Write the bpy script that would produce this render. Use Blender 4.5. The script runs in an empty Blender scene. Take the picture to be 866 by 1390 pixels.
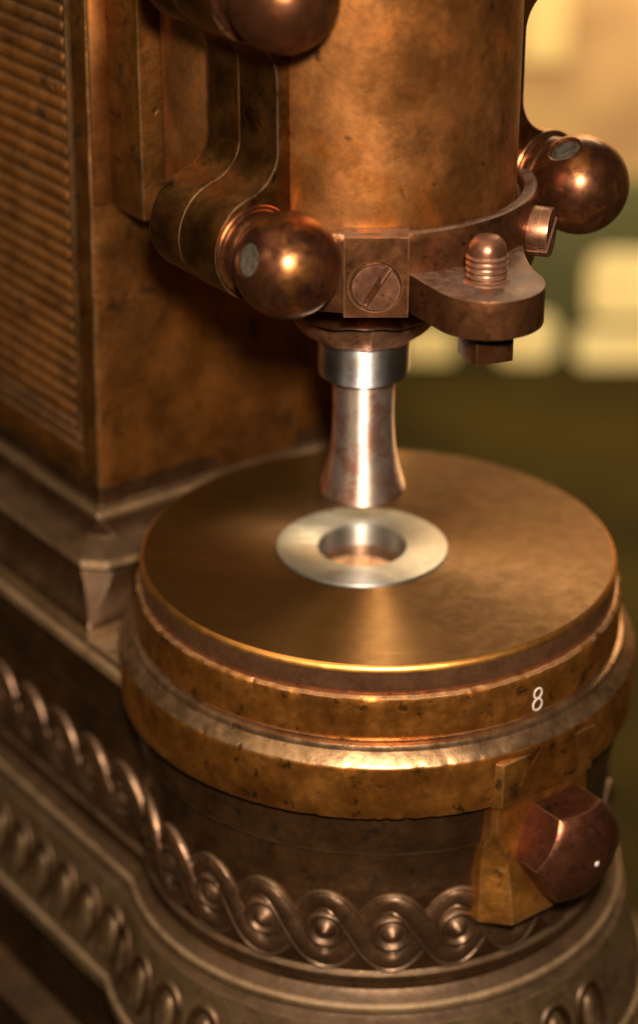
import bpy, bmesh, math, random
from math import sin, cos, pi, radians, sqrt, atan2, hypot
from mathutils import Vector, Matrix

random.seed(7)
U = 0.00034            # metres per design unit
ZF = 2800.0            # design height of the die table above the floor
D = bpy.data
scene = bpy.context.scene
COL = scene.collection

def W(x, y, z):        # design units -> metres, floor at z = 0
    return Vector((x * U, y * U, (z + ZF) * U))

# ------------------------------------------------------------------ camera
PITCH = radians(26.4)
FOCAL = 3000.0
fw = Vector((0, cos(PITCH), -sin(PITCH)))
upv = Vector((0, sin(PITCH), cos(PITCH)))
camp = -(58 * Vector((1, 0, 0)) - 47 * upv + FOCAL * fw)
cam = D.cameras.new("camera")
camo = D.objects.new("camera", cam)
COL.objects.link(camo)
camo.location = W(*camp)
camo.rotation_euler = (pi / 2 - PITCH, 0, 0)
cam.sensor_fit = 'VERTICAL'
cam.sensor_height = 36.0
cam.lens = 36.0 * FOCAL / 1390.0
cam.clip_start = 0.05
cam.clip_end = 60
cam.dof.use_dof = True
cam.dof.focus_distance = (FOCAL - 330) * U
cam.dof.aperture_fstop = 3.8
scene.camera = camo

# ------------------------------------------------------------------ world and lamps
wd = D.worlds.new("World")
scene.world = wd
wd.use_nodes = True
bg = wd.node_tree.nodes["Background"]
bg.inputs[0].default_value = (1.0, 0.72, 0.42, 1)
bg.inputs[1].default_value = 0.012

def area(name, loc, target, size, power, col, size_y=None):
    l = D.lights.new(name, 'AREA')
    l.energy = power
    l.color = col
    l.size = size
    if size_y:
        l.shape = 'RECTANGLE'
        l.size_y = size_y
    o = D.objects.new(name, l)
    COL.objects.link(o)
    o.location = loc
    o.rotation_euler = (Vector(target) - Vector(loc)).to_track_quat('-Z', 'Y').to_euler()
    return o

cl = W(*camp)
tgt = W(0, 0, 150)
area("flash", cl + Vector((0.04, 0.02, 0.12)), tgt, 0.07, 22.5, (1.0, 0.90, 0.78))
area("overhead_fill", W(-1400, -600, 4200), tgt, 0.9, 3, (1.0, 0.80, 0.55))  # added overhead fill for the upper faces, no known fitting
area("window_light", W(-1750, -1650, 1900), tgt, 0.22, 0.7, (1.0, 0.88, 0.72))
area("background_fill", W(1500, 5200, 3600), W(1500, 8200, -2500), 0.8, 110, (1.0, 0.80, 0.50))  # added lamp that brightens the setting behind the press

scene.view_settings.view_transform = 'Standard'
scene.view_settings.look = 'None'
scene.view_settings.gamma = 1.0
scene.view_settings.exposure = 0.25
scene.render.engine = 'CYCLES'
scene.cycles.use_denoising = True
scene.cycles.max_bounces = 6

# ------------------------------------------------------------------ materials
def new_mat(name):
    m = D.materials.new(name)
    m.use_nodes = True
    nt = m.node_tree
    return m, nt, nt.nodes["Principled BSDF"]

def noise(nt, vec, scale, detail=4, rough=0.55, dist=0.0):
    n = nt.nodes.new("ShaderNodeTexNoise")
    n.inputs["Scale"].default_value = scale
    n.inputs["Detail"].default_value = detail
    n.inputs["Roughness"].default_value = rough
    n.inputs["Distortion"].default_value = dist
    nt.links.new(vec, n.inputs["Vector"])
    return n.outputs["Fac"]

def ramp(nt, fac, a, b, lo=0.0, hi=1.0):
    n = nt.nodes.new("ShaderNodeMapRange")
    n.inputs["From Min"].default_value = a
    n.inputs["From Max"].default_value = b
    n.inputs["To Min"].default_value = lo
    n.inputs["To Max"].default_value = hi
    n.interpolation_type = 'SMOOTHSTEP'
    nt.links.new(fac, n.inputs["Value"])
    return n.outputs["Result"]

def mixc(nt, fac, a, b):
    n = nt.nodes.new("ShaderNodeMix")
    n.data_type = 'RGBA'
    for s, v in ((n.inputs["Factor"], fac), (n.inputs["A"], a), (n.inputs["B"], b)):
        pass
    A = [i for i in n.inputs if i.name == "A" and i.type == 'RGBA'][0]
    B = [i for i in n.inputs if i.name == "B" and i.type == 'RGBA'][0]
    Fa = [i for i in n.inputs if i.name == "Factor" and i.type == 'VALUE'][0]
    for s, v in ((A, a), (B, b), (Fa, fac)):
        if isinstance(v, (tuple, list)):
            s.default_value = (*v, 1) if len(v) == 3 else v
        elif isinstance(v, (int, float)):
            s.default_value = v
        else:
            nt.links.new(v, s)
    return [o for o in n.outputs if o.type == 'RGBA'][0]

def math_(nt, op, a, b=0.0):
    n = nt.nodes.new("ShaderNodeMath")
    n.operation = op
    for s, v in ((n.inputs[0], a), (n.inputs[1], b)):
        if isinstance(v, (int, float)):
            s.default_value = v
        else:
            nt.links.new(v, s)
    return n.outputs[0]

def mixf(nt, fac, a, b):
    # a + fac*(b-a)
    d = math_(nt, 'SUBTRACT', b, a)
    return math_(nt, 'ADD', a, math_(nt, 'MULTIPLY', fac, d))

def metal(name, c1, c2, spot=(0.012, 0.008, 0.006), wear=(0.8, 0.45, 0.16), rough=(0.3, 0.5),
          metallic=0.75, spots=0.5, wear_amt=0.8, wear_r=1.6, dust=0.0, bump=0.25, pits=0.4,
          big=28.0, fine=300.0, dustc=(0.22, 0.14, 0.072), stretch=None, rust=None, scr=0.0, streak=0.0):
    m, nt, p = new_mat(name)
    geo = nt.nodes.new("ShaderNodeNewGeometry")
    pos = geo.outputs["Position"]
    vec = pos
    if stretch:
        mp = nt.nodes.new("ShaderNodeMapping")
        mp.inputs["Scale"].default_value = stretch
        nt.links.new(pos, mp.inputs["Vector"])
        vec = mp.outputs[0]
    n1 = noise(nt, vec, big, 6, 0.62, 0.4)
    n2 = noise(nt, vec, big * 3.7, 5, 0.6)
    n3 = noise(nt, pos, fine, 3, 0.6)
    v = math_(nt, 'ADD', math_(nt, 'MULTIPLY', n1, 0.8), math_(nt, 'MULTIPLY', n2, 0.2))
    col = mixc(nt, ramp(nt, v, 0.28, 0.72), c1, c2)
    if rust:
        col = mixc(nt, ramp(nt, noise(nt, vec, big * 2.1, 5, 0.65, 0.8), 0.5, 0.66), col, rust)
    sp = ramp(nt, noise(nt, pos, big * 4.5, 5, 0.7, 0.3), 0.56, 0.68, 0, spots)
    col = mixc(nt, sp, col, spot)
    ff = ramp(nt, n3, 0.3, 0.7, 0.86, 1.1)
    hs = nt.nodes.new("ShaderNodeHueSaturation")
    nt.links.new(col, hs.inputs["Color"])
    nt.links.new(ff, hs.inputs["Value"])
    col = hs.outputs[0]
    rg = mixf(nt, ramp(nt, n2, 0.3, 0.7), rough[0], rough[1])
    if streak:
        # fine rubbing marks running round the part
        m2 = nt.nodes.new("ShaderNodeMapping")
        m2.inputs["Scale"].default_value = (0.12, 0.12, 3.0)
        nt.links.new(pos, m2.inputs["Vector"])
        st = noise(nt, m2.outputs[0], 420, 4, 0.7, 0.2)
        m3 = nt.nodes.new("ShaderNodeMapping")
        m3.inputs["Scale"].default_value = (3.0, 3.0, 0.06)
        nt.links.new(pos, m3.inputs["Vector"])
        st2 = noise(nt, m3.outputs[0], 260, 4, 0.7, 0.2)
        hv = nt.nodes.new("ShaderNodeHueSaturation")
        nt.links.new(col, hv.inputs["Color"])
        nt.links.new(math_(nt, 'MULTIPLY', ramp(nt, st, 0.3, 0.7, 1 - 0.35 * streak, 1 + 0.25 * streak),
                           ramp(nt, st2, 0.3, 0.7, 1 - 0.4 * streak, 1 + 0.3 * streak)), hv.inputs["Value"])
        col = hv.outputs[0]
        rg = math_(nt, 'ADD', rg, ramp(nt, st2, 0.3, 0.7, -0.05, 0.05))
    met = metallic
    if wear_amt > 0:
        bv = nt.nodes.new("ShaderNodeBevel")
        bv.samples = 4
        bv.inputs["Radius"].default_value = wear_r * 0.001
        dt = nt.nodes.new("ShaderNodeVectorMath")
        dt.operation = 'DOT_PRODUCT'
        nt.links.new(bv.outputs[0], dt.inputs[0])
        nt.links.new(geo.outputs["Normal"], dt.inputs[1])
        e = math_(nt, 'SUBTRACT', 1.0, dt.outputs["Value"])
        e = ramp(nt, e, 0.012, 0.11)
        e = math_(nt, 'MULTIPLY', e, ramp(nt, noise(nt, pos, 70, 4, 0.65), 0.34, 0.6, 0.1, wear_amt))
        col = mixc(nt, e, col, wear)
        rg = mixf(nt, e, rg, 0.3)
    if dust > 0:
        sx = nt.nodes.new("ShaderNodeSeparateXYZ")
        nt.links.new(geo.outputs["Normal"], sx.inputs[0])
        dd = ramp(nt, sx.outputs["Z"], 0.35, 0.95)
        dd = math_(nt, 'MULTIPLY', dd, ramp(nt, noise(nt, pos, 130, 5, 0.7), 0.3, 0.62, 0.15, dust))
        col = mixc(nt, dd, col, dustc)
        rg = mixf(nt, dd, rg, 0.75)
        met = mixf(nt, dd, metallic, 0.15)
        nt.links.new(met, p.inputs["Metallic"])
    else:
        p.inputs["Metallic"].default_value = metallic
    nt.links.new(col, p.inputs["Base Color"])
    nt.links.new(rg, p.inputs["Roughness"])
    # relief: cast unevenness, fine grain, dents
    h = math_(nt, 'ADD', math_(nt, 'MULTIPLY', noise(nt, pos, 90, 4, 0.6), 1.0),
              math_(nt, 'MULTIPLY', n3, 0.35))
    if pits > 0:
        vo = nt.nodes.new("ShaderNodeTexVoronoi")
        vo.inputs["Scale"].default_value = 85
        wn = nt.nodes.new("ShaderNodeVectorMath")
        wn.operation = 'MULTIPLY_ADD'
        nz = nt.nodes.new("ShaderNodeTexNoise")
        nz.inputs["Scale"].default_value = 220
        nt.links.new(pos, nz.inputs["Vector"])
        nt.links.new(nz.outputs["Color"], wn.inputs[0])
        wn.inputs[1].default_value = (0.006, 0.006, 0.006)
        nt.links.new(pos, wn.inputs[2])
        nt.links.new(wn.outputs[0], vo.inputs["Vector"])
        pm = ramp(nt, vo.outputs["Distance"], 0.08, 0.2, 1, 0)
        pm = math_(nt, 'MULTIPLY', pm, ramp(nt, noise(nt, pos, 40, 3), 0.5, 0.6))
        h = math_(nt, 'SUBTRACT', h, math_(nt, 'MULTIPLY', pm, pits * 2.0))
        col2 = mixc(nt, math_(nt, 'MULTIPLY', pm, 0.65), col, spot)
        nt.links.new(col2, p.inputs["Base Color"])
    if scr > 0:
        mp = nt.nodes.new("ShaderNodeMapping")
        mp.inputs["Scale"].default_value = (1, 1, 25)
        nt.links.new(pos, mp.inputs["Vector"])
        h = math_(nt, 'ADD', h, math_(nt, 'MULTIPLY', noise(nt, mp.outputs[0], 60, 3), scr))
    bm_ = nt.nodes.new("ShaderNodeBump")
    bm_.inputs["Strength"].default_value = bump
    bm_.inputs["Distance"].default_value = 0.002
    nt.links.new(h, bm_.inputs["Height"])
    nt.links.new(bm_.outputs[0], p.inputs["Normal"])
    return m

def turned(name, c1, c2, rough, aniso, metallic=1.0, bump=0.05, ringscale=0, center=(0, 0), blot=None):
    """lathe-turned metal: radial anisotropy, faint turning marks and smears"""
    m, nt, p = new_mat(name)
    geo = nt.nodes.new("ShaderNodeNewGeometry")
    pos = geo.outputs["Position"]
    n1 = noise(nt, pos, 26, 6, 0.6, 0.6)
    n2 = noise(nt, pos, 160, 4, 0.6)
    col = mixc(nt, ramp(nt, n1, 0.25, 0.75), c1, c2)
    if blot:
        col = mixc(nt, ramp(nt, noise(nt, pos, 70, 6, 0.75, 0.5), 0.44, 0.6, 0, 0.65), col, blot)
    sc = ramp(nt, noise(nt, pos, 900, 2, 0.5), 0.68, 0.76, 0, 0.35)
    mq = nt.nodes.new("ShaderNodeMapping")
    mq.inputs["Rotation"].default_value = (0, 0, 0.7)
    mq.inputs["Scale"].default_value = (0.05, 1.0, 1.0)
    nt.links.new(pos, mq.inputs["Vector"])
    sc = math_(nt, 'MAXIMUM', sc, math_(nt, 'MULTIPLY', ramp(nt, noise(nt, mq.outputs[0], 520, 2, 0.5, 0.6), 0.66, 0.7, 0, 0.5),
                                        ramp(nt, noise(nt, pos, 30, 2), 0.5, 0.62)))
    col = mixc(nt, sc, col, (min(1, c2[0] * 1.9), min(1, c2[1] * 1.9), min(1, c2[2] * 2.2)))
    col = mixc(nt, ramp(nt, noise(nt, pos, 60, 6, 0.7, 0.8), 0.55, 0.75, 0, 0.22), col, (c1[0] * .45, c1[1] * .42, c1[2] * .4))
    nt.links.new(col, p.inputs["Base Color"])
    p.inputs["Metallic"].default_value = metallic
    rg = mixf(nt, ramp(nt, n2, 0.3, 0.7), rough * 0.93, rough * 1.08)
    nt.links.new(rg, p.inputs["Roughness"])
    if aniso:
        p.inputs["Anisotropic"].default_value = aniso
        tg = nt.nodes.new("ShaderNodeTangent")
        tg.direction_type = 'RADIAL'
        tg.axis = 'Z'
        p.inputs["Anisotropic Rotation"].default_value = 0.25
        nt.links.new(tg.outputs[0], p.inputs["Tangent"])
    h = n2
    if ringscale:
        s = nt.nodes.new("ShaderNodeVectorMath")
        s.operation = 'SUBTRACT'
        nt.links.new(pos, s.inputs[0])
        s.inputs[1].default_value = (center[0] * U, center[1] * U, 0)
        mu = nt.nodes.new("ShaderNodeVectorMath")
        mu.operation = 'MULTIPLY'
        nt.links.new(s.outputs[0], mu.inputs[0])
        mu.inputs[1].default_value = (1, 1, 0)
        ln = nt.nodes.new("ShaderNodeVectorMath")
        ln.operation = 'LENGTH'
        nt.links.new(mu.outputs[0], ln.inputs[0])
        cx = nt.nodes.new("ShaderNodeCombineXYZ")
        nt.links.new(ln.outputs["Value"], cx.inputs[0])
        rn = noise(nt, cx.outputs[0], ringscale, 3, 0.6)
        h = math_(nt, 'ADD', math_(nt, 'MULTIPLY', n2, 0.12), rn)
        hv = nt.nodes.new("ShaderNodeHueSaturation")
        nt.links.new(col, hv.inputs["Color"])
        nt.links.new(ramp(nt, rn, 0.3, 0.7, 0.85, 1.14), hv.inputs["Value"])
        nt.links.new(hv.outputs[0], p.inputs["Base Color"])
    b = nt.nodes.new("ShaderNodeBump")
    b.inputs["Strength"].default_value = bump
    b.inputs["Distance"].default_value = 0.0006
    nt.links.new(h, b.inputs["Height"])
    nt.links.new(b.outputs[0], p.inputs["Normal"])
    return m

def plain(name, c1, c2, rough, scale=8, bump=0.1):
    m, nt, p = new_mat(name)
    geo = nt.nodes.new("ShaderNodeNewGeometry")
    n1 = noise(nt, geo.outputs["Position"], scale, 5, 0.6)
    nt.links.new(mixc(nt, ramp(nt, n1, 0.3, 0.7), c1, c2), p.inputs["Base Color"])
    p.inputs["Roughness"].default_value = rough
    b = nt.nodes.new("ShaderNodeBump")
    b.inputs["Strength"].default_value = bump
    nt.links.new(n1, b.inputs["Height"])
    nt.links.new(b.outputs[0], p.inputs["Normal"])
    return m

M_COLUMN = metal("bronze_column", (0.072, 0.026, 0.004), (0.185, 0.062, 0.008), rough=(0.42, 0.6), metallic=0.82,
                 wear=(0.45, 0.29, 0.14), wear_amt=0.8, wear_r=1.5, dust=0.25, bump=0.4, pits=0.5, spots=0.7, big=16)
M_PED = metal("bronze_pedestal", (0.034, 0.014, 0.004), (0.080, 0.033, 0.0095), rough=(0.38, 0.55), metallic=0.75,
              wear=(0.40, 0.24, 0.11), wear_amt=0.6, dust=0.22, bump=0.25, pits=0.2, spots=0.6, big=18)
M_BEAD = metal("bronze_bead_rubbed_glint", (0.15, 0.078, 0.031), (0.25, 0.14, 0.060), rough=(0.42, 0.58), metallic=0.7,
               wear=(0.6, 0.45, 0.28), wear_amt=0.4, dust=0.45, bump=0.2, pits=0.1, spots=0.5)  # rubbed bronze, made paler so the colour also holds the fillets' glints
M_LEAF = metal("bronze_leaf_band", (0.10, 0.054, 0.021), (0.17, 0.096, 0.039), rough=(0.45, 0.6), metallic=0.7,
               wear=(0.45, 0.32, 0.18), wear_amt=0.5, dust=0.25, bump=0.25, pits=0.1, spots=0.7)
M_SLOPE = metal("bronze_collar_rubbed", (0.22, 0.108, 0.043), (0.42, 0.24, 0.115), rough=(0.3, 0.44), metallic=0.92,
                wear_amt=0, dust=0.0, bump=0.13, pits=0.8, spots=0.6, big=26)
M_GUIL = metal("bronze_relief", (0.064, 0.029, 0.012), (0.125, 0.058, 0.024), rough=(0.3, 0.46), metallic=0.75,
               wear=(0.42, 0.27, 0.16), wear_amt=0.4, wear_r=1.0, dust=0.3, bump=0.3, pits=0.1, spots=0.5)
M_COLLAR = metal("bronze_collar_worn", (0.20, 0.064, 0.009), (0.44, 0.158, 0.025), rough=(0.34, 0.5), metallic=0.9,
                 wear=(1.0, 0.66, 0.34), wear_amt=0.9, wear_r=1.0, dust=0.35, bump=0.15, pits=1.6, spots=0.85, big=22,
                 dustc=(0.26, 0.19, 0.12))
M_LUG = metal("bronze_lug_worn", (0.17, 0.058, 0.008), (0.36, 0.135, 0.021), rough=(0.4, 0.58), metallic=0.88,
              wear=(0.95, 0.55, 0.24), wear_amt=1.0, wear_r=1.6, bump=0.35, pits=0.6, spots=0.7, big=20)
M_BARREL = metal("bronze_barrel", (0.165, 0.054, 0.010), (0.40, 0.150, 0.040), rough=(0.38, 0.55), metallic=0.9,
                 wear_amt=0, bump=0.10, pits=0.3, spots=0.3, big=11, spot=(0.03, 0.016, 0.01), stretch=(1, 1, 0.85),
                 rust=(0.34, 0.105, 0.017), streak=0.0)
M_CLAMP = metal("bronze_clamp", (0.095, 0.033, 0.011), (0.20, 0.072, 0.025), rough=(0.28, 0.44), metallic=0.88,
                wear=(0.8, 0.42, 0.19), wear_amt=0.5, wear_r=0.8, dust=0.55, bump=0.14, pits=0.2, spots=0.6, big=20,
                dustc=(0.15, 0.115, 0.085))
M_EAR = metal("bronze_ear", (0.095, 0.037, 0.008), (0.24, 0.090, 0.018), rough=(0.28, 0.46), metallic=0.97,
              wear=(1.0, 0.66, 0.32), wear_amt=1.2, wear_r=1.3, dust=0.06, bump=0.2, pits=0.25, spots=0.7, big=18)
M_BALL = metal("bronze_ball", (0.085, 0.029, 0.012), (0.165, 0.054, 0.020), rough=(0.24, 0.38), metallic=0.88,
               wear_amt=0, bump=0.07, pits=0.25, spots=0.6, big=26, rust=(0.24, 0.085, 0.022))
M_HEX = metal("bronze_hex", (0.105, 0.032, 0.014), (0.175, 0.056, 0.025), rough=(0.26, 0.42), metallic=0.85,
              wear=(0.85, 0.42, 0.24), wear_amt=0.8, wear_r=0.9, bump=0.14, pits=0.3, spots=0.6)
M_NUT = metal("bronze_nut", (0.24, 0.105, 0.05), (0.48, 0.25, 0.13), rough=(0.28, 0.46), metallic=0.88,
              wear=(0.95, 0.66, 0.45), wear_amt=0.9, bump=0.5, pits=0.8, spots=0.6)
M_SCREW = metal("bronze_screw", (0.19, 0.073, 0.036), (0.32, 0.135, 0.066), rough=(0.26, 0.42), metallic=0.88,
                wear=(0.95, 0.55, 0.34), wear_amt=0.8, wear_r=0.8, dust=0.2, bump=0.12, pits=0.1, spots=0.6)
M_SOCKET = plain("dusty_socket", (0.022, 0.016, 0.010), (0.062, 0.047, 0.030), 0.8, 300, 0.4)
M_SOCKET.node_tree.nodes["Principled BSDF"].inputs["Specular IOR Level"].default_value = 0.1
M_DISC = turned("turned_bronze_table", (0.125, 0.054, 0.011), (0.152, 0.069, 0.0155), 0.52, 0.95, 0.85, 0.10, 2600, (0, 0))
M_DISCRIM = metal("bronze_table_rim", (0.24, 0.10, 0.045), (0.32, 0.14, 0.06), rough=(0.25, 0.38), metallic=0.85,
                  wear_amt=0, bump=0.08, pits=0.0, spots=0.2, scr=0.8)
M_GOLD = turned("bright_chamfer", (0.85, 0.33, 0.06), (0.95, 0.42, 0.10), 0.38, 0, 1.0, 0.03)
M_STEEL = turned("die_steel", (0.34, 0.31, 0.255), (0.44, 0.40, 0.335), 0.5, 0.8, 0.95, 0.12, 2400, (0, 0))
M_SLEEVE = turned("sleeve_steel", (0.70, 0.66, 0.60), (0.85, 0.80, 0.74), 0.58, 0.97, 1.0, 0.08, 0, blot=(0.55, 0.42, 0.30))
M_COPPER = turned("punch_copper", (0.80, 0.54, 0.38), (0.90, 0.70, 0.54), 0.58, 0.97, 0.95, 0.15, 0, blot=(0.62, 0.20, 0.11))
M_WHITE = plain("numeral_glint_white", (0.42, 0.36, 0.28), (0.58, 0.50, 0.40), 0.5, 300, 0.1)  # also colours the glint painted on the hex bolt
M_FLOOR = plain("floor_olive", (0.010, 0.0068, 0.0007), (0.026, 0.0168, 0.0018), 0.95, 2.5, 0.05)
M_FLOOR.node_tree.nodes["Principled BSDF"].inputs["Specular IOR Level"].default_value = 0.08
M_WALL = plain("wall_tan", (0.30, 0.165, 0.07), (0.52, 0.32, 0.13), 0.8, 4.0, 0.05)
M_GREEN = plain("panel_green", (0.032, 0.040, 0.010), (0.075, 0.070, 0.02), 0.7, 5.0, 0.05)
M_YELLOW = plain("patch_yellow", (0.52, 0.36, 0.13), (0.66, 0.48, 0.20), 0.8, 6.0, 0.03)
M_CREAM = plain("patch_cream", (0.86, 0.66, 0.30), (0.93, 0.76, 0.38), 0.7, 6.0, 0.03)

# ------------------------------------------------------------------ mesh helpers (all in design units)
AZ = radians(36.5)
Nn = Vector((sin(AZ), -cos(AZ), 0))     # out of the column's front face
Ff = Vector((cos(AZ), sin(AZ), 0))      # along the column's front face, to the right
Zz = Vector((0, 0, 1))
CEN = Vector((22, 0, 0))                # centre of the round table; the die sits off centre

def fn(f, n, z):
    return Ff * f + Nn * n + Zz * z

PRESS = D.objects.new("coin_press", None)
COL.objects.link(PRESS)
PRESS["label"] = "worn bronze coining press with ball nuts, copper punch and round die table"
PRESS["category"] = "press"

def finish(bm, name, mat, parent=PRESS, angle=35, origin=None, world=True):
    """bm in design units -> one mesh object under parent"""
    bmesh.ops.recalc_face_normals(bm, faces=bm.faces)
    me = D.meshes.new(name)
    off = Vector((0, 0, ZF)) if world else Vector((0, 0, 0))
    for v in bm.verts:
        v.co = (v.co + off) * U
    bm.to_mesh(me)
    bm.free()
    me.shade_smooth()
    me.set_sharp_from_angle(angle=radians(angle))
    for mm in (mat if isinstance(mat, (list, tuple)) else [mat]):
        me.materials.append(mm)
    o = D.objects.new(name, me)
    COL.objects.link(o)
    o.parent = parent
    return o

def copy_of(o, parent, mw):
    c = o.copy()
    COL.objects.link(c)
    c.parent = parent
    c.matrix_local = mw
    return c

def add_lathe(bm, prof, cen=(0, 0, 0), seg=96, a0=0.0, a1=2 * pi, M=None, mats=None, jit=0.0):
    """prof: list of (r, z). closed around unless a0/a1 given."""
    full = abs(a1 - a0 - 2 * pi) < 1e-6
    cnt = seg if full else seg + 1
    cen = Vector(cen)
    rings = []
    for (r, z) in prof:
        row = []
        if r < 1e-6:
            v = bm.verts.new((M @ Vector((0, 0, z)) if M else Vector((0, 0, z)) + cen))
            row = [v] * cnt
        else:
            for i in range(cnt):
                a = a0 + (a1 - a0) * i / seg
                rr = r + (random.uniform(-jit, jit) if jit else 0)
                p = Vector((rr * cos(a), rr * sin(a), z))
                row.append(bm.verts.new(M @ p if M else p + cen))
        rings.append(row)
    for k in range(len(rings) - 1):
        A, B = rings[k], rings[k + 1]
        for i in range(seg):
            j = (i + 1) % cnt
            q = []
            for v in (A[i], A[j], B[j], B[i]):
                if v not in q:
                    q.append(v)
            if len(q) >= 3:
                f = bm.faces.new(q)
                if mats:
                    f.material_index = mats[k]
    return rings

def add_prism(bm, poly, to3, h0, h1):
    """poly [(a,b)] extruded from h0 to h1; to3(a,b,h) -> Vector"""
    A = [bm.verts.new(to3(a, b, h0)) for a, b in poly]
    B = [bm.verts.new(to3(a, b, h1)) for a, b in poly]
    n = len(poly)
    bm.faces.new(A[::-1])
    bm.faces.new(B)
    for i in range(n):
        j = (i + 1) % n
        bm.faces.new((A[i], A[j], B[j], B[i]))

def bevel_sharp(bm, off, seg=2, ang=40):
    bmesh.ops.recalc_face_normals(bm, faces=bm.faces)
    es = [e for e in bm.edges if len(e.link_faces) == 2 and e.calc_face_angle(0) > radians(ang)]
    bmesh.ops.bevel(bm, geom=es, offset=off, segments=seg, profile=0.6, affect='EDGES', clamp_overlap=True)

def add_box(bm, lo, hi, to3=lambda a, b, c: Vector((a, b, c))):
    add_prism(bm, [(lo[0], lo[1]), (hi[0], lo[1]), (hi[0], hi[1]), (lo[0], hi[1])], to3, lo[2], hi[2])

def frame(o, z, x=None):
    """matrix with local Z along z"""
    z = Vector(z).normalized()
    x = Vector(x) if x is not None else (Vector((0, 0, 1)) if abs(z.z) < 0.9 else Vector((1, 0, 0)))
    x = (x - z * x.dot(z)).normalized()
    y = z.cross(x)
    return Matrix(((x.x, y.x, z.x, o[0]), (x.y, y.y, z.y, o[1]), (x.z, y.z, z.z, o[2]), (0, 0, 0, 1)))

def mloc(M):
    """design-space frame -> object matrix in metres (mesh already scaled by U)"""
    R = M.to_3x3().to_4x4()
    t = M.translation
    return Matrix.Translation(W(t.x, t.y, t.z)) @ R

# ------------------------------------------------------------------ the setting behind the press
def setting(name, bm, mat):
    o = finish(bm, name, mat, None)
    o["kind"] = "structure"
    return o

WALLY = -2666 + 10080
bm = bmesh.new()
add_box(bm, (-9000, -6000, -ZF - 30), (12000, WALLY, -ZF))
setting("floor", bm, M_FLOOR)
bm = bmesh.new()
add_box(bm, (-9000, WALLY, -ZF), (12000, WALLY + 60, 3500))
setting("wall", bm, M_WALL)
bm = bmesh.new()
add_box(bm, (-8000, WALLY - 40, -ZF), (11000, WALLY, -1850))
bevel_sharp(bm, 8)
o = finish(bm, "wainscot", M_GREEN, None)
o["kind"] = "structure"

def patch(xc, zc, w, h, label):  # thin rounded plate for a pale patch of unknown kind
    bm = bmesh.new()
    r = min(w, h) * 0.25
    pts = []
    for cx, cz, a in ((w / 2 - r, h / 2 - r, 0), (-w / 2 + r, h / 2 - r, 90), (-w / 2 + r, -h / 2 + r, 180), (w / 2 - r, -h / 2 + r, 270)):
        for k in range(5):
            t = radians(a + k * 22.5)
            pts.append((cx + r * cos(t), cz + r * sin(t)))
    add_prism(bm, pts, lambda a, b, c: Vector((a, -c, b)), 0, 14)
    o = finish(bm, "cream_patch" if zc < -1850 else "yellow_patch", M_CREAM if zc < -1850 else M_YELLOW, None, world=False)
    o.location = W(xc, WALLY - (40 if zc < -1850 else 0), zc)
    o["label"] = label
    o["category"] = "patch" if zc < -1850 else "sheet"
    if zc < -1850:
        o["group"] = "cream patches on the green wainscot"

def wall_at(px, py):
    d = Vector((1, 0, 0)) * (px - 433) - upv * (py - 695) + fw * FOCAL
    t = (WALLY - 40 - camp.y) / d.y
    return camp + d * t
for (x0, y0, x1, y1, lab) in (
        (800, 343, 905, 432, "tall cream card on the green wainscot, above a long low card"),
        (722, -260, 770, 88, "tall pale yellow patch high on the tan wall"),  # plate for a paler yellow patch of the wall
        (783, 446, 915, 495, "long low cream card at the foot of the wainscot, under a tall card"),
        (676, 428, 750, 490, "cream card low on the wainscot, between two other low patches"),
        (545, 446, 616, 488, "small cream card low on the wainscot, beside the punch nut")):
    a, b = wall_at(x0, y0), wall_at(x1, y1)
    patch((a.x + b.x) / 2, (a.z + b.z) / 2, abs(b.x - a.x), abs(b.z - a.z), lab)

# ------------------------------------------------------------------ pedestal: one moulding profile run round the bed
def plan_path(o):
    """plan curve of the pedestal offset outwards by o -> list of (point, outward normal)"""
    wf, r, rf = 308 + o, 340 + o, max(58 - o, 6)
    fc = wf + rf
    nc = sqrt(max((r + rf) ** 2 - fc ** 2, 1))
    half = []
    K = 46
    for k in range(K):
        t = k / K
        n = -1500 + (1500 - nc) * t
        half.append(((-wf, n), (-1, 0)))
    # concave fillet, centre (-fc, -nc): from angle 0 (towards +F) to the direction of the bowl centre
    ae = atan2(nc, fc)
    K = 12
    for k in range(K):
        a = ae * k / K
        half.append(((-fc + rf * cos(a), -nc + rf * sin(a)), (-cos(a), -sin(a))))
    # bowl
    st = atan2(-nc, -fc)            # angle of the tangent point seen from the bowl centre
    K = 110
    for k in range(K + 1):
        a = st + (-pi / 2 - st + 0) * 0
        a = (pi + ae) + (1.5 * pi - (pi + ae)) * 0
        # go from angle pi+ae (left-back) through the front (n positive)
        a = (pi + ae) - (pi / 2 + ae) * k / K
        half.append(((r * cos(a), r * sin(a)), (cos(a), sin(a))))
    full = half + [((-p[0], p[1]), (-q[0], q[1])) for p, q in half[-2::-1]]
    return full

def to_world2(p, z):
    return CEN + Ff * p[0] + Nn * p[1] + Zz * z

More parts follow.
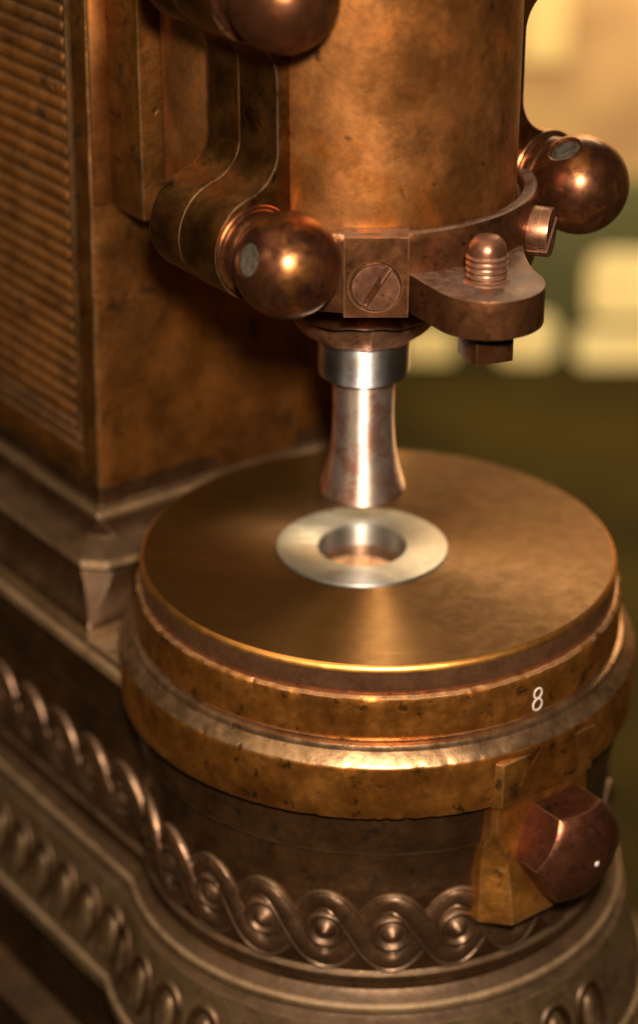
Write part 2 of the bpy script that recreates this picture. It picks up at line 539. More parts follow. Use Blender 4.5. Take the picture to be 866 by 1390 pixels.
PROF = [(-14, -176), (-3, -177), (3, -179.5), (6, -184), (6.5, -189), (4, -194), (-3, -197), (-5, -235), (-6, -271), (-13, -276), (-14, -318), (-12, -328),
        (-11, -334), (-10, -400), (-10, -459), (-5, -463), (-4, -468), (-6, -474), (-4, -484), (3, -491), (12, -495), (17, -499), (18, -504), (16, -509),
        (11, -512), (6, -516), (12, -521), (22, -525), (31, -555), (39, -595), (50, -630), (56, -655), (62, -658), (64, -668), (62, -680),
        (50, -686), (46, -760), (50, -820), (90, -850), (92, -1300), (120, -1330), (120, -ZF)]
bm = bmesh.new()
rows = []
for (o_, z) in PROF:
    pts = plan_path(o_)
    rows.append([bm.verts.new(to_world2(p, z)) for p, q in pts])
for a, b in zip(rows, rows[1:]):
    for i in range(len(a) - 1):
        bm.faces.new((a[i], a[i + 1], b[i + 1], b[i]))
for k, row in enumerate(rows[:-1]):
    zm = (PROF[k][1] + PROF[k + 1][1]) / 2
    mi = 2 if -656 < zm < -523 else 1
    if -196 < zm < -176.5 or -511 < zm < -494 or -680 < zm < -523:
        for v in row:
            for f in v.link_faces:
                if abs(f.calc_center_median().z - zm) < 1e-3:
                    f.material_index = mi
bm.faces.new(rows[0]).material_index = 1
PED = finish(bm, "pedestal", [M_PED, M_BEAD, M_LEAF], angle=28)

# arc length along the plan line, zero at the front of the bowl facing the camera
base = plan_path(0)
S = [0.0]
for (p, _), (q, _) in zip(base, base[1:]):
    S.append(S[-1] + hypot(q[0] - p[0], q[1] - p[1]))
def az_of(p):
    v = Ff * p[0] + Nn * p[1]
    return atan2(v.x, -v.y)
i0 = min(range(46 + 12, len(base) - 60), key=lambda i: abs(az_of(base[i][0]) - radians(2.2)))
S = [s - S[i0] for s in S]

def surf(s, o_, z):
    import bisect
    i = max(0, min(len(S) - 2, bisect.bisect_right(S, s) - 1))
    t = (s - S[i]) / (S[i + 1] - S[i])
    p = Vector(base[i][0]).lerp(Vector(base[i + 1][0]), t)
    q = Vector(base[i][1]).lerp(Vector(base[i + 1][1]), t).normalized()
    p = p + q * o_
    return to_world2(p, z), (Ff * q.x + Nn * q.y)

# guilloche: two strands weaving round a row of bosses
PIT, GZ, AMP, HW = 89.0, -396.0, 46.0, 16.5
SEC = [(-1, -5), (-0.98, 2.6), (-0.88, 3.8), (-0.78, 3.4), (-0.7, 2.0), (-0.5, 4.4), (-0.25, 5.8), (0, 6.2), (0.25, 5.8), (0.5, 4.4), (0.7, 2.0),
       (0.78, 3.4), (0.88, 3.8), (0.98, 2.6), (1, -5)]
s_lo, s_hi = -1250.0, 560.0
for ph in (0, 1):
    bm = bmesh.new()
    prev = None
    nst = int((s_hi - s_lo) / 5.5)
    for k in range(nst + 1):
        s = s_lo + (s_hi - s_lo) * k / nst
        t = pi * s / PIT + pi * ph
        x = cos(t)
        zc = GZ + AMP * (x * (1.12 - 0.12 * x * x))
        dz = -AMP * pi / PIT * sin(t) * (1.12 - 0.36 * x * x)
        L = sqrt(1 + dz * dz)
        ts, tz = 1 / L, dz / L
        over = -9.0 + 2.4 * (1 if dz < 0 else -1) * min(1, abs(sin(t)) * 1.3) + 0.9 * sin(s * .031 + ph) + 0.6 * sin(s * .083)
        row = []
        for (w, h) in SEC:
            hw = HW * (1 + 0.0 * w)
            P, _ = surf(s - tz * w * hw, over + h + 0.6 * sin(s * .07 + w), zc + ts * w * hw)
            row.append(bm.verts.new(P))
        if prev:
            for a in range(len(SEC) - 1):
                bm.faces.new((prev[a], prev[a + 1], row[a + 1], row[a]))
        prev = row
    finish(bm, "guilloche_strand", M_GUIL, PED, angle=55)

bm = bmesh.new()
add_lathe(bm, [(31, -4), (31, 3), (29, 6.5), (26, 8), (23, 6.5), (21, 2.5), (18, 1.5), (16, 4), (12.5, 8), (8.5, 10), (5, 13), (2, 14.2), (0, 14.4)], seg=26)
boss0 = finish(bm, "boss", M_GUIL, PED, angle=60, world=False)
first = True
for k in range(-13, 7):
    s = k * PIT
    P, q = surf(s, -10, GZ + random.uniform(-2, 2))
    M = mloc(frame(P, q)) @ Matrix.Rotation(random.uniform(0, 6), 4, 'Z') @ Matrix.Diagonal((random.uniform(.86, .95), random.uniform(.84, .94), random.uniform(.85, 1.15), 1))
    if first:
        boss0.matrix_local = M
        first = False
    else:
        copy_of(boss0, PED, M)

# leaf-and-tongue band lower down
def leaf_mesh():
    bm = bmesh.new()
    # local: X along the band, Y up the slope, Z out
    nseg = 22
    path = []
    for k in range(nseg + 1):
        a = radians(-60 + 300 * k / nseg)
        path.append((25 * cos(a), 14 + 44 * sin(a)))
    prev = None
    for k, (x, y) in enumerate(path):
        x0, y0 = path[max(0, k - 1)]
        x1, y1 = path[min(nseg, k + 1)]
        d = Vector((x1 - x0, y1 - y0)).normalized()
        nn = Vector((-d.y, d.x))
        row = [bm.verts.new((x + nn.x * w, y + nn.y * w, h)) for w, h in ((-7, -3), (-5, 2.5), (0, 4.5), (5, 2.5), (7, -3))]
        if prev:
            for a in range(4):
                bm.faces.new((prev[a], prev[a + 1], row[a + 1], row[a]))
        prev = row
    rings = []
    for j, (sc, h) in enumerate(((1.35, -2), (1.2, 2.5), (0.9, 5), (0.4, 6.5))):
        rings.append([bm.verts.new((9 * sc * cos(2 * pi * i / 14), 8 + 26 * sc * sin(2 * pi * i / 14), h)) for i in range(14)])
    for a, b in zip(rings, rings[1:]):
        for i in range(14):
            bm.faces.new((a[i], a[(i + 1) % 14], b[(i + 1) % 14], b[i])).material_index = 1
    bm.faces.new(rings[-1]).material_index = 1
    return bm
leaf0 = None
for k in range(-19, 5):
    s = k * 66.0 + 20
    P, q = surf(s, 44, -610)
    P2, _ = surf(s, 33, -560)
    upd = (P2 - P).normalized()
    tang = Zz.cross(q).normalized()
    zz = tang.cross(upd).normalized()
    if zz.dot(q) < 0:
        tang = -tang
        zz = -zz
    M = Matrix(((tang.x, upd.x, zz.x, P.x), (tang.y, upd.y, zz.y, P.y), (tang.z, upd.z, zz.z, P.z), (0, 0, 0, 1)))
    if leaf0 is None:
        leaf0 = finish(leaf_mesh(), "leaf", [M_PED, M_LEAF], PED, angle=60, world=False)
        leaf0.matrix_local = mloc(M)
    else:
        copy_of(leaf0, PED, mloc(M))

# ------------------------------------------------------------------ column with ribbed side panel
def lean(z):
    return 0.020 * max(0, z)
CF, CN = -212.0, -330.0
bm = bmesh.new()
# grid on the two visible faces with hammered unevenness, closed box
zs = [-20 + 1420 * (k / 60) for k in range(61)]
def wob(a, b, amp):
    return amp * (sin(a * .021 + b * .013) + 0.6 * sin(a * .057 - b * .041 + 1.3) + 0.4 * sin(a * .11 + b * .093))
ring_pts = []
for z in zs:
    row = []
    for k in range(15):                       # left field (recessed), from the back to the stile
        n = -1500 + (1500 - 374) * k / 14
        row.append(fn(CF + 7 + lean(z), n, z))
    row.append(fn(CF + lean(z), -373, z))
    row.append(fn(CF + lean(z), -352, z))
    e = 3.2 * sin(z * .05) + 2.4 * sin(z * .13 + 1) + 1.6 * sin(z * .31)
    row.append(fn(CF + lean(z) + max(0, e * .25), CN - 3, z))
    row.append(fn(CF + lean(z) + 4 + max(0, e * .3), CN, z))
    for k in range(1, 25):
        f = CF + 8 + (440 - 8) * k / 24
        row.append(fn(f + (lean(z) if k < 3 else 0), CN + wob(f, z, 1.6), z))
    row.append(fn(228, -1500, z))
    ring_pts.append([bm.verts.new(p) for p in row])
for a, b in zip(ring_pts, ring_pts[1:]):
    for i in range(len(a)):
        j = (i + 1) % len(a)
        bm.faces.new((a[i], a[j], b[j], b[i]))
bm.faces.new(ring_pts[0])
bm.faces.new(ring_pts[-1])
COLUMN = finish(bm, "column", M_COLUMN, angle=40)

# bottom rails of the panel frame
for (z0, z1, dn) in ((30, 64, 0), (70, 82, -12), (88, 98, -26)):
    bm = bmesh.new()
    add_box(bm, (CF - 0.5, -1500, z0), (CF + 12, -372 + dn, z1), lambda f, n, z: fn(f + lean(z), n, z))
    bevel_sharp(bm, 3.5)
    finish(bm, "panel_rail", M_COLUMN, COLUMN)
for (n0, n1) in ((-392, -385), (-380, -376)):
    bm = bmesh.new()
    add_box(bm, (CF + 1, n0, 66), (CF + 12, n1, 1380), lambda f, n, z: fn(f + lean(z), n, z))
    bevel_sharp(bm, 2)
    finish(bm, "panel_bead", M_COLUMN, COLUMN)

bm = bmesh.new()
K = 8
L0, L1 = -1500, -394
sec = [(0, -10.2)] + [(-9.0 * sin(pi * (k + .5) / K), -10.2 * cos(pi * (k + .5) / K)) for k in range(K)] + [(0, 10.2)]
ra = []
for n in (L0, L1 - 4, L1):
    sc = 1 if n != L1 else 0.35
    ra.append([bm.verts.new(Ff * (f * sc + 1) + Nn * n + Zz * z) for f, z in sec])
for a, b in zip(ra, ra[1:]):
    for i in range(len(sec) - 1):
        bm.faces.new((a[i], a[i + 1], b[i + 1], b[i]))
bm.faces.new(ra[-1])
rib0 = finish(bm, "rib", M_COLUMN, COLUMN, angle=60, world=False)
z = 112.0
k = 0
while z < 860:
    loc = Ff * (CF + 7 + lean(z) + random.uniform(-.7, .7)) + Zz * z
    mm = Matrix.Translation(W(loc.x, loc.y, loc.z))
    if k == 0:
        rib0.matrix_local = mm
    else:
        copy_of(rib0, COLUMN, mm)
    z += 21.0
    k += 1

# moulded foot of the column
FOOT = [(0.5, 20), (1, -6), (3, -9), (10, -12), (12, -18), (10, -25), (5, -28), (8, -42), (15, -54), (26, -63), (40, -68), (46, -73), (48, -82),
        (45, -90), (41, -94), (43, -112), (50, -128), (60, -142), (67, -150), (69, -156), (69, -179)]
bm = bmesh.new()
rows = []
for d, z in FOOT:
    c = 0.0
    if -158 < z < -30:
        c = 26 * (z + 30) / -24 if z > -54 else (30 if z > -100 else 30 * (z + 158) / 58)
        c += random.uniform(-3, 3)
    c = max(c, 1.0)
    row = [fn(CF - d, -1500 + 1070 * k / 20, z) for k in range(20)]
    row += [fn(CF - d, CN + d - 80 + (80 - c) * k / 8, z) for k in range(9)]
    row += [fn(CF - d + c + (440 + d - c) * k / 30, CN + d + wob(k * 14, z, .8), z) for k in range(31)]
    rows.append([bm.verts.new(p) for p in row])
for a, b in zip(rows, rows[1:]):
    for i in range(len(a) - 1):
        bm.faces.new((a[i], a[i + 1], b[i + 1], b[i]))
for f in bm.faces:
    zc = f.calc_center_median().z
    if -150 < zc < -40:
        q_ = f.calc_center_median()
        if abs((q_.dot(Nn) - CN) + (q_.dot(Ff) - CF)) < 6:
            f.material_index = 0
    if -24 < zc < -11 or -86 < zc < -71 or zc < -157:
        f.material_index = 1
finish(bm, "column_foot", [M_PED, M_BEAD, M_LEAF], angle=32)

# slide guide on the upper front of the column
bm = bmesh.new()
add_box(bm, (-172, -340, 428), (150, -251, 1400), fn)
bevel_sharp(bm, 4)
finish(bm, "guide_block", M_COLUMN)
bm = bmesh.new()
g0 = fn(-32, -170, 0)
add_lathe(bm, [(0, 430), (128, 430), (132, 434), (132, 1400), (0, 1400)], g0, seg=72)
finish(bm, "guide_post", M_BARREL)

# rounded strip between the column's corner and the guide
bm = bmesh.new()
pts = [(-206, -334)] + [(-205 + 31 * (k / 10), -331 + 7 * sin(pi * (0.12 + 0.88 * k / 10)) ** .6 if k < 10 else -331) for k in range(11)] + [(-174, -334)]
rows = []
for z in (432, 436, 700, 1400):
    rows.append([bm.verts.new(fn(f + lean(z) * .6, n - (4 if z == 432 and n > -332 else 0), z)) for f, n in pts])
for a, b in zip(rows, rows[1:]):
    for i in range(len(pts) - 1):
        bm.faces.new((a[i], a[i + 1], b[i + 1], b[i]))
bm.faces.new(rows[0])
finish(bm, "corner_strip", M_BARREL, COLUMN, angle=60)

# ------------------------------------------------------------------ collar, die table, die ring
bm = bmesh.new()
prof = [(300, -38), (325, -40), (329, -43), (330, -47), (331, -96), (330, -99.5), (327, -101), (327, -103), (333, -103.5), (337, -105), (338.5, -108), (338.5, -110.5),
        (339, -112.5), (343, -116), (348, -121), (352.5, -125.5), (354.2, -127.5), (355, -131), (355.5, -198), (354.5, -202), (351, -204.5), (335, -206), (300, -207)]
fine_prof = []
for (a, b) in zip(prof, prof[1:]):
    fine_prof.append(a)
    if abs(a[1] - b[1]) > 25:
        for k in range(1, 5):
            fine_prof.append((a[0] + (b[0] - a[0]) * k / 5, a[1] + (b[1] - a[1]) * k / 5))
fine_prof.append(prof[-1])
add_lathe(bm, fine_prof, CEN, seg=420)
CHIPS = [(random.uniform(-pi, 0.3), random.choice((-43, -43, -128, -203, -203)), random.uniform(.006, .022), random.uniform(1.0, 3.2)) for _ in range(95)]
# hand-worn edges and knocks
for v in bm.verts:
    d = v.co - CEN
    r = hypot(d.x, d.y)
    a = atan2(d.y, d.x)
    w = 0.9 * sin(a * 37 + v.co.z * .1) + 0.7 * sin(a * 83 + 1) + 0.5 * sin(a * 149 + v.co.z * .3)
    amt = 0.35
    if -60 < v.co.z < -36: amt = 0.5
    if -150 < v.co.z < -120: amt = 0.35
    if v.co.z < -190: amt = 0.6
    chip = 0.0
    for (ca, cz, cw, cd) in CHIPS:
        if abs(v.co.z - cz) < 7:
            da = abs(a - ca)
            if da < cw:
                chip = max(chip, cd * (1 - da / cw) * (1 - abs(v.co.z - cz) / 7))
    s = 1 - (amt * max(0, w) + chip) / max(r, 1)
    v.co.x = CEN.x + d.x * s
    v.co.y = CEN.y + d.y * s
    if v.co.z < -190 or -60 < v.co.z < -36:
        v.co.z += 0.9 * amt * sin(a * 61 + 2) * sin(a * 23)
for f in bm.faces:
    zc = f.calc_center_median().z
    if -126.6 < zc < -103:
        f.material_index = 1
COLLAR = finish(bm, "collar", [M_COLLAR, M_SLOPE], angle=30)

# numeral 8 stamped on the collar
bm = bmesh.new()
def on_collar(u, z, out):
    a = AZ8 + u / 331.0
    r = 331.0 + out
    return CEN + Vector((r * sin(a), -r * cos(a), z))
AZ8 = radians(36.4)
for (zc, ru, rz) in ((-71.0, 6.4, 7.2), (-87.4, 7.4, 8.2)):
    prev = None
    ringv = []
    for k in range(28):
        a = 2 * pi * k / 28
        ringv.append([bm.verts.new(on_collar((ru + 1.2 * cos(b)) * cos(a), zc + (rz + 1.2 * cos(b)) * sin(a), 0.9 * sin(b))) for b in
                      [2 * pi * j / 6 for j in range(6)]])
    for k in range(28):
        A, B = ringv[k], ringv[(k + 1) % 28]
        for j in range(6):
            bm.faces.new((A[j], A[(j + 1) % 6], B[(j + 1) % 6], B[j]))
finish(bm, "numeral", M_WHITE, COLLAR, angle=60)

bm = bmesh.new()
add_lathe(bm, [(300, -44), (320.5, -44), (322, -42.5), (322.5, -30), (322.5, -8.5)], CEN, seg=220)
RIM = finish(bm, "table_rim", M_DISCRIM, angle=50)
bm = bmesh.new()
add_lathe(bm, [(322.5, -8.5), (322.3, -6.2), (321.2, -3.6), (319.3, -1.5), (317, -0.1)], CEN, seg=220)
finish(bm, "table_chamfer", M_GOLD, RIM, angle=70)
bm = bmesh.new()
rings_o = []
NS = 220
outer = [bm.verts.new(CEN + Vector((317 * cos(2 * pi * i / NS), 317 * sin(2 * pi * i / NS), 0))) for i in range(NS)]
inner = [bm.verts.new(Vector((117.2 * cos(2 * pi * i / NS), 117.2 * sin(2 * pi * i / NS), 0))) for i in range(NS)]
low = [bm.verts.new(Vector((117.2 * cos(2 * pi * i / NS), 117.2 * sin(2 * pi * i / NS), -8))) for i in range(NS)]
for i in range(NS):
    j = (i + 1) % NS
    bm.faces.new((outer[i], outer[j], inner[j], inner[i]))
    bm.faces.new((inner[i], inner[j], low[j], low[i]))
finish(bm, "die_table", M_DISC, angle=40)

bm = bmesh.new()
add_lathe(bm, [(116.6, -8), (116.6, 1.2), (115, 2.6), (112, 2.9), (63, 2.6), (60.5, 1.2), (59.5, -1.5), (59, -34), (0, -34)], (0, 0, 0), seg=128)
DIE = finish(bm, "die_ring", M_STEEL, angle=35)
bm = bmesh.new()
add_lathe(bm, [(58.7, -33), (58.7, -27), (40, -25.5), (0, -25)], (0, 0, 0), seg=64)
finish(bm, "die_floor", M_NUT, DIE, angle=40)

# ------------------------------------------------------------------ punch and its nut
bm = bmesh.new()
pp = [(0, 84), (48, 84), (53, 85.5), (55.8, 88.5), (56.6, 93), (55.6, 99), (52.6, 109), (48.8, 122), (45, 140), (42.2, 162), (40.6, 186), (40.2, 210), (40.8, 235), (42.4, 256), (44.8, 272), (45, 290)]
add_lathe(bm, pp, (0, 0, 0), seg=80)
PUNCH = finish(bm, "punch", M_COPPER, angle=40)
bm = bmesh.new()
add_lathe(bm, [(44, 257), (57.5, 258), (59.5, 260.5), (60, 266), (60, 304), (61.5, 306), (61.5, 350), (30, 352)], (0, 0, 0), seg=80)
finish(bm, "punch_sleeve", M_SLEEVE, PUNCH, angle=40)

bm = bmesh.new()
rr = add_lathe(bm, [(55, 311), (68, 312), (75, 315), (85, 324), (94, 335), (99, 343), (101, 349), (100, 355), (96, 359), (60, 360)], (0, 0, 0), seg=72)
for v in bm.verts:
    a = atan2(v.co.y, v.co.x)
    r = hypot(v.co.x, v.co.y)
    if r > 65:
        k = 10
        m_ = (a + .25) % (2 * pi / k) - pi / k
        s = 0.93 + 0.07 * (cos(pi / k) / cos(m_) - 0.95) / 0.05
        s = min(s, 1.03) + 0.008 * sin(a * 23) * sin(v.co.z * .5)
        v.co.x *= s
        v.co.y *= s
finish(bm, "punch_nut", M_NUT, angle=28)
bm = bmesh.new()
add_lathe(bm, [(60, 358), (110, 358), (116, 360), (121, 366), (124, 376), (127, 390), (128, 405), (124, 416), (60, 421)], (0, 0, 0), seg=110)
for v in bm.verts:
    a = atan2(v.co.y, v.co.x)
    v.co.z += 1.4 * sin(a * 7) + 0.9 * sin(a * 17)
finish(bm, "seat_flange", M_CLAMP, angle=40)

# ------------------------------------------------------------------ barrel and clamp
bm = bmesh.new()
add_lathe(bm, [(0, 505), (189, 505), (189, 560), (189, 620), (189, 700), (189, 780), (189, 1400), (0, 1400)], (0, 0, 0), seg=150)
finish(bm, "barrel", M_BARREL, angle=40)

bm = bmesh.new()
add_lathe(bm, [(90, 417), (198, 417), (207, 418.5), (213, 422), (215.5, 428), (216.5, 440), (216.5, 508), (216, 515), (214, 519), (211, 520.5), (199, 517.5), (196, 514), (194, 505), (190, 503)],
          (0, 0, 0), seg=150)
CLAMP = finish(bm, "clamp_ring", M_CLAMP, angle=32)

# flat pad with slotted screw
PADY = -222.0
bm = bmesh.new()
hole_c, hole_r = (8.0, 458.0), 31.5
x0, x1, z0, z1 = -29, 47, 419.5, 519
NH = 48
def rect_pt(a):
    dx, dz = cos(a), sin(a)
    t = 1e9
    if dx > 1e-9: t = min(t, (x1 - hole_c[0]) / dx)
    if dx < -1e-9: t = min(t, (x0 - hole_c[0]) / dx)
    if dz > 1e-9: t = min(t, (z1 - hole_c[1]) / dz)
    if dz < -1e-9: t = min(t, (z0 - hole_c[1]) / dz)
    return hole_c[0] + dx * t, hole_c[1] + dz * t
angs = sorted([2 * pi * k / NH for k in range(NH)] + [atan2(zz - hole_c[1], xx - hole_c[0]) % (2 * pi) for xx in (x0, x1) for zz in (z0, z1)])
vo, vi, vb, vd = [], [], [], []
for a in angs:
    X, Z = rect_pt(a)
    vo.append(bm.verts.new((X, PADY, Z)))
    vb.append(bm.verts.new((X, -190, Z)))
    vi.append(bm.verts.new((hole_c[0] + hole_r * cos(a), PADY, hole_c[1] + hole_r * sin(a))))
    vd.append(bm.verts.new((hole_c[0] + hole_r * cos(a), PADY + 16, hole_c[1] + hole_r * sin(a))))
n_ = len(angs)
for i in range(n_):
    j = (i + 1) % n_
    bm.faces.new((vo[i], vo[j], vi[j], vi[i]))
    bm.faces.new((vo[i], vb[i], vb[j], vo[j]))
    bm.faces.new((vi[i], vi[j], vd[j], vd[i]))
bm.faces.new(vd)
bmesh.ops.recalc_face_normals(bm, faces=bm.faces)
es = [e for e in bm.edges if len(e.link_faces) == 2 and e.calc_face_angle(0) > 1.2]
bmesh.ops.bevel(bm, geom=es, offset=1.3, segments=2, affect='EDGES', clamp_overlap=True)
finish(bm, "clamp_pad", M_CLAMP, CLAMP, angle=35)

def slotted_head(r, h, slot_w, slot_d, dome=2.0):
    """screw head, local Z out, slot along local X; built from two half-round cheeks on a base"""
    bm = bmesh.new()
    for sg in (1, -1):
        pts = []
        a0 = math.asin(slot_w / r)
        K = 22
        for k in range(K + 1):
            a = a0 + (pi - 2 * a0) * k / K
            pts.append((r * cos(a), sg * r * sin(a)))
        A = [bm.verts.new((x, y, 0)) for x, y in pts]
        B = [bm.verts.new((x, y, h - 2.5)) for x, y in pts]
        Cc = [bm.verts.new((x * .94, sg * (slot_w + 1.2) + (y - sg * slot_w) * .94 if abs(y) > slot_w * 1.05 else sg * (slot_w + 1.0), h)) for x, y in pts]
        cv = bm.verts.new((0, sg * r * .42, h + dome))
        n2 = len(pts)
        for i in range(n2):
            j = (i + 1) % n2
            bm.faces.new((A[i], A[j], B[j], B[i]))
            bm.faces.new((B[i], B[j], Cc[j], Cc[i]))
            bm.faces.new((Cc[i], Cc[j], cv))
    add_lathe(bm, [(r * .985, -6), (r * .985, h - slot_d), (0, h - slot_d)], (0, 0, 0), seg=40)
    return bm
scr = finish(slotted_head(28.5, 15, 3.6, 9, 1.0), "slotted_screw", M_SCREW, PRESS, angle=40, world=False)
slot_dir = Vector((cos(radians(58)), 0, sin(radians(58))))
scr.matrix_local = mloc(frame((hole_c[0] + 1, PADY + 12, hole_c[1] - 1), (0, -1, 0), slot_dir))

a = radians(72)
rd = Vector((sin(a), -cos(a), 0))
scr2 = finish(slotted_head(31, 27, 4.0, 12, 2.0), "cheese_head_screw", M_SCREW, PRESS, angle=40, world=False)
scr2.matrix_local = mloc(frame(rd * 213 + Zz * 474, rd, Vector((-rd.y, rd.x, 0)) * .9 + Zz * .5))
bm = bmesh.new()
M = frame(rd * 205 + Zz * 474, rd)
add_lathe(bm, [(0, 0), (16, 0), (16, 14), (0, 14)], seg=30, M=M)
finish(bm, "screw_shank", M_SCREW, scr2, world=True).matrix_parent_inverse = scr2.matrix_local.inverted()

# lobe with stud
LC = Vector((139, -236, 0))
LR = 67.0
def tangent_from(px, py, side):
    d = Vector((px, py)) - Vector((LC.x, LC.y))
    L = d.length
    th = atan2(d.y, d.x)
    ph = math.acos(LR / L)
    return th + side * ph
pts = [(36, -150), (49, -214)]
a_s = tangent_from(49, -214, 1)
a_e = radians(22)
while a_s > a_e: a_s -= 2 * pi
for k in range(41):
    a = a_s + (a_e - a_s) * k / 40
    pts.append((LC.x + LR * cos(a), LC.y + LR * sin(a)))
last = pts[-1]
for k in range(1, 9):                      # concave run back to the ring
    t = k / 8
    p0, p1, p2 = Vector(last), Vector((188, -178)), Vector((190, -110))
    q = p0 * (1 - t) ** 2 + p1 * 2 * t * (1 - t) + p2 * t * t
    pts.append((q.x, q.y))
pts += [(120, -90)]
bm = bmesh.new()
add_prism(bm, pts, lambda a, b, h: Vector((a, b, h)), 422, 470)
bevel_sharp(bm, 2.2, 2, 50)
finish(bm, "clamp_lobe", M_CLAMP, CLAMP, angle=35)

bm = bmesh.new()
prof = [(27.5, 466), (27.5, 470.5), (25, 473)]
z = 474.0
for k in range(4):
    prof += [(22.0, z), (24.5, z + 1.6), (24.8, z + 4.8), (22.4, z + 6.6)]
    z += 7.4
prof += [(23.2, z), (22.8, z + 5), (21, z + 11), (18, z + 16), (14, z + 19.5), (12, z + 20.3), (0, z + 20.5)]
add_lathe(bm, prof, (LC.x - 2, LC.y + 4, 0), seg=56)
finish(bm, "threaded_stud", M_SCREW, angle=40)

bm = bmesh.new()
w = 24.5
def rot2(a, b, h):
    t = radians(23)
    return Vector((LC.x + a * cos(t) - b * sin(t), LC.y + 2 + a * sin(t) + b * cos(t), h))
add_prism(bm, [(-w, -w), (w, -w), (w, w), (-w, w)], rot2, 374, 423)
bevel_sharp(bm, 1.8, 2)
finish(bm, "square_bolt_end", M_CLAMP, angle=35)

# clamp ears: a lobe at each ball nut joined by a narrow neck
def ear_outline(side, inset=0.0):
    R, cx = 66.0 - inset, 214.0
    neck = 190.0 - inset
    rf = 50.0
    z_lo, z_hi = 495.0, 804.0
    dx = (neck + rf) - cx
    dz = sqrt((R + rf) ** 2 - dx ** 2)
    pts = [(130, z_lo - R * .9), (cx - 20, z_lo - R + 1)]
    a0 = -pi / 2
    a1 = atan2(dz, dx)
    for k in range(30):
        a = a0 + (a1 - a0) * k / 30
        pts.append((cx + R * cos(a), z_lo + R * sin(a)))
    fc = (neck + rf, z_lo + dz)
    b0 = atan2(-dz, -dx)
    for k in range(14):
        b = b0 + (-pi - b0) * k / 13
        pts.append((fc[0] + rf * cos(b), fc[1] + rf * sin(b)))
    fc2 = (neck + rf, z_hi - dz)
    b1 = atan2(dz, -dx)
    for k in range(14):
        b = pi + (b1 - pi) * k / 13
        pts.append((fc2[0] + rf * cos(b), fc2[1] + rf * sin(b)))
    a2 = atan2(-dz, dx)
    for k in range(1, 30):
        a = a2 + (pi / 2 - a2) * k / 29
        pts.append((cx + R * cos(a), z_hi + R * sin(a)))
    pts.append((130, z_hi + R))
    return [(p[0] * side, p[1]) for p in pts]
for side in (-1, 1):
    for (n0, n1, ins, nm) in ((0.8, 78, 0.0, "clamp_ear"), (-66, -0.8, 1.0, "clamp_ear")):
        bm = bmesh.new()
        add_prism(bm, ear_outline(side, ins), lambda f, z, n: fn(f, n, z), n0, n1)
        bevel_sharp(bm, 2.6, 2, 55)
        finish(bm, nm, M_EAR, angle=35)

# ball nuts with tommy-bar sockets
def ball_nut(f, z, hole_dir):
    c = fn(f, 143, z)
    R, rh = 63.0, 20.5
    bm = bmesh.new()
    h = sqrt(R * R - rh * rh)
    a0 = math.asin(rh / R)
    prof = [(0, h - 16), (rh - 2, h - 16), (rh - 1.2, h - 4), (rh, h - 1.2), (rh + 1.5, sqrt(R * R - (rh + 1.5) ** 2) - .1)]
    for k in range(1, 40):
        a = a0 + 0.06 + (pi - a0 - 0.06) * k / 40
        prof.append((R * sin(a), R * cos(a)))
    prof.append((0, -R))
    add_lathe(bm, prof, seg=64, M=frame(c, hole_dir))
    b = finish(bm, "ball_nut", M_BALL, angle=40)
    bm = bmesh.new()
    hd = Vector(hole_dir).normalized()
    add_lathe(bm, [(rh - 1.2, h - 5.5), (rh * .8, h - 4.4), (rh * .5, h - 5.2), (rh * .25, h - 4.6), (0, h - 5)], seg=30, M=frame(c, hole_dir), jit=.5)
    finish(bm, "socket_fill", M_SOCKET, b, angle=60)
    bm = bmesh.new()
    o0 = fn(f, 74, z)
    add_lathe(bm, [(0, 0), (55, 0), (55, 7), (53.5, 8.5), (50, 9), (48.5, 11), (48, 20), (45, 26), (40, 30), (0, 34)], seg=64, M=frame(o0, Nn))
    finish(bm, "nut_collar", M_BALL, b, angle=32)
    return b
ball_nut(-224, 495, -Ff * .95 + Zz * .32)["label"] = "ball nut with dusty socket on its side"
ball_nut(231, 504, -Ff * .48 + Zz * .876)["label"] = "ball nut with dusty socket on top"
ball_nut(-226, 806, Ff * .3 + Zz)

# ------------------------------------------------------------------ lug with hex bolt on the bowl
LA = radians(38)
uu = Vector((sin(LA), -cos(LA), 0))
tt = Vector((cos(LA), sin(LA), 0))
def ut(u, t, z):
    return CEN + uu * u + tt * t + Zz * z
bm = bmesh.new()
# stacked sections: z, u front, t left, t right, chamfer at the left corner
SECT = [(-132, 338, -76, 66, 5), (-139, 353, -90, 78, 7), (-205, 351, -90, 78, 8), (-210, 345, -88, 77, 5), (-252, 346, -89, 78, 6),
        (-262, 348, -91, 78, 12), (-272, 350, -91, 79, 19), (-300, 355, -94, 81, 24), (-350, 366, -100, 84, 29), (-378, 372, -104, 86, 31), (-382, 366, -102, 84, 29), (-386, 300, -80, 60, 4)]
rows = []
for (z, u, t0, t1, ch) in SECT:
    loop = [(250, t0 + 8), (u - ch * 1.1, t0), (u, t0 + ch), (u, t1 - 5), (u - 5, t1), (250, t1)]
    rows.append([bm.verts.new(ut(a, b, z)) for a, b in loop])
for a, b in zip(rows, rows[1:]):
    for i in range(len(a)):
        j = (i + 1) % len(a)
        bm.faces.new((a[i], a[j], b[j], b[i]))
bm.faces.new(rows[0])
bm.faces.new(rows[-1])
bevel_sharp(bm, 1.5, 2, 30)
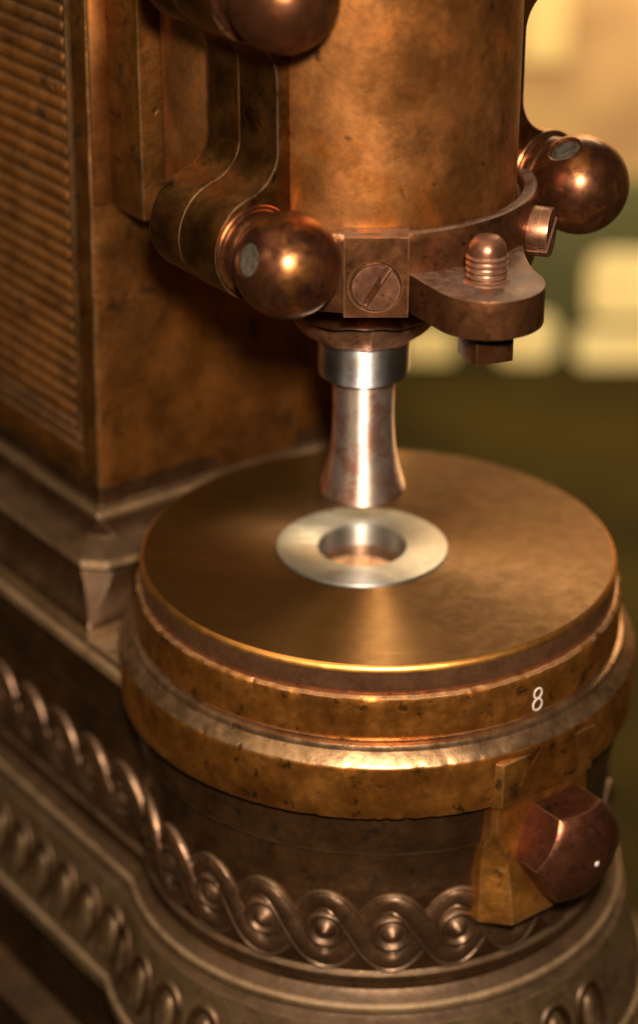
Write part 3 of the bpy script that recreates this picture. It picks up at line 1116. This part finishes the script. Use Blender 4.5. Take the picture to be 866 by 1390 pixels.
LUG = finish(bm, "bolt_lug", M_LUG, angle=25)

BZ, BT = -288.0, 15.0
bm = bmesh.new()
M = frame(ut(330, BT, BZ), uu, tt)
HR, H0, H1 = 74.0, 14.0, 76.0
hexp = [(HR * cos(radians(60 * k)), HR * sin(radians(60 * k))) for k in range(6)]
def hexr(a):
    m_ = (a % (pi / 3)) - pi / 6
    return HR * cos(pi / 6) / cos(m_)
NH = 72
levels = []
levels.append([bm.verts.new(M @ Vector((hexr(2 * pi * i / NH) * cos(2 * pi * i / NH), hexr(2 * pi * i / NH) * sin(2 * pi * i / NH), H0))) for i in range(NH)])
levels.append([bm.verts.new(M @ Vector((hexr(2 * pi * i / NH) * cos(2 * pi * i / NH), hexr(2 * pi * i / NH) * sin(2 * pi * i / NH),
                                        H1 + sqrt(105 ** 2 - hexr(2 * pi * i / NH) ** 2) - sqrt(105 ** 2 - 62 ** 2) - 2))) for i in range(NH)])
for fac in (0.97, 0.9, 0.8, 0.65, 0.5, 0.3, 0.12):
    row = []
    for i in range(NH):
        a = 2 * pi * i / NH
        r = hexr(a) * fac
        zz = H1 + sqrt(105 ** 2 - r * r) - sqrt(105 ** 2 - 62 ** 2)
        row.append(bm.verts.new(M @ Vector((r * cos(a), r * sin(a), zz))))
    levels.append(row)
for A, B in zip(levels, levels[1:]):
    for i in range(NH):
        j = (i + 1) % NH
        bm.faces.new((A[i], A[j], B[j], B[i]))
bm.faces.new(levels[0])
bm.faces.new(levels[-1])
HEX = finish(bm, "hex_bolt", M_HEX, angle=28)
bm = bmesh.new()
add_lathe(bm, [(0, 0), (40, 0), (40, 16), (0, 16)], seg=36, M=M)
finish(bm, "bolt_shank", M_HEX, HEX)
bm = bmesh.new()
add_lathe(bm, [(4.5, 90), (3.8, 96.6), (2.4, 97.4), (0, 97.8)], seg=20, M=frame(ut(330, BT + 3, BZ - 3), uu, tt))  # highlight on the bolt's dome, painted as a small white cap
finish(bm, "painted_glint", M_WHITE, HEX, angle=60)
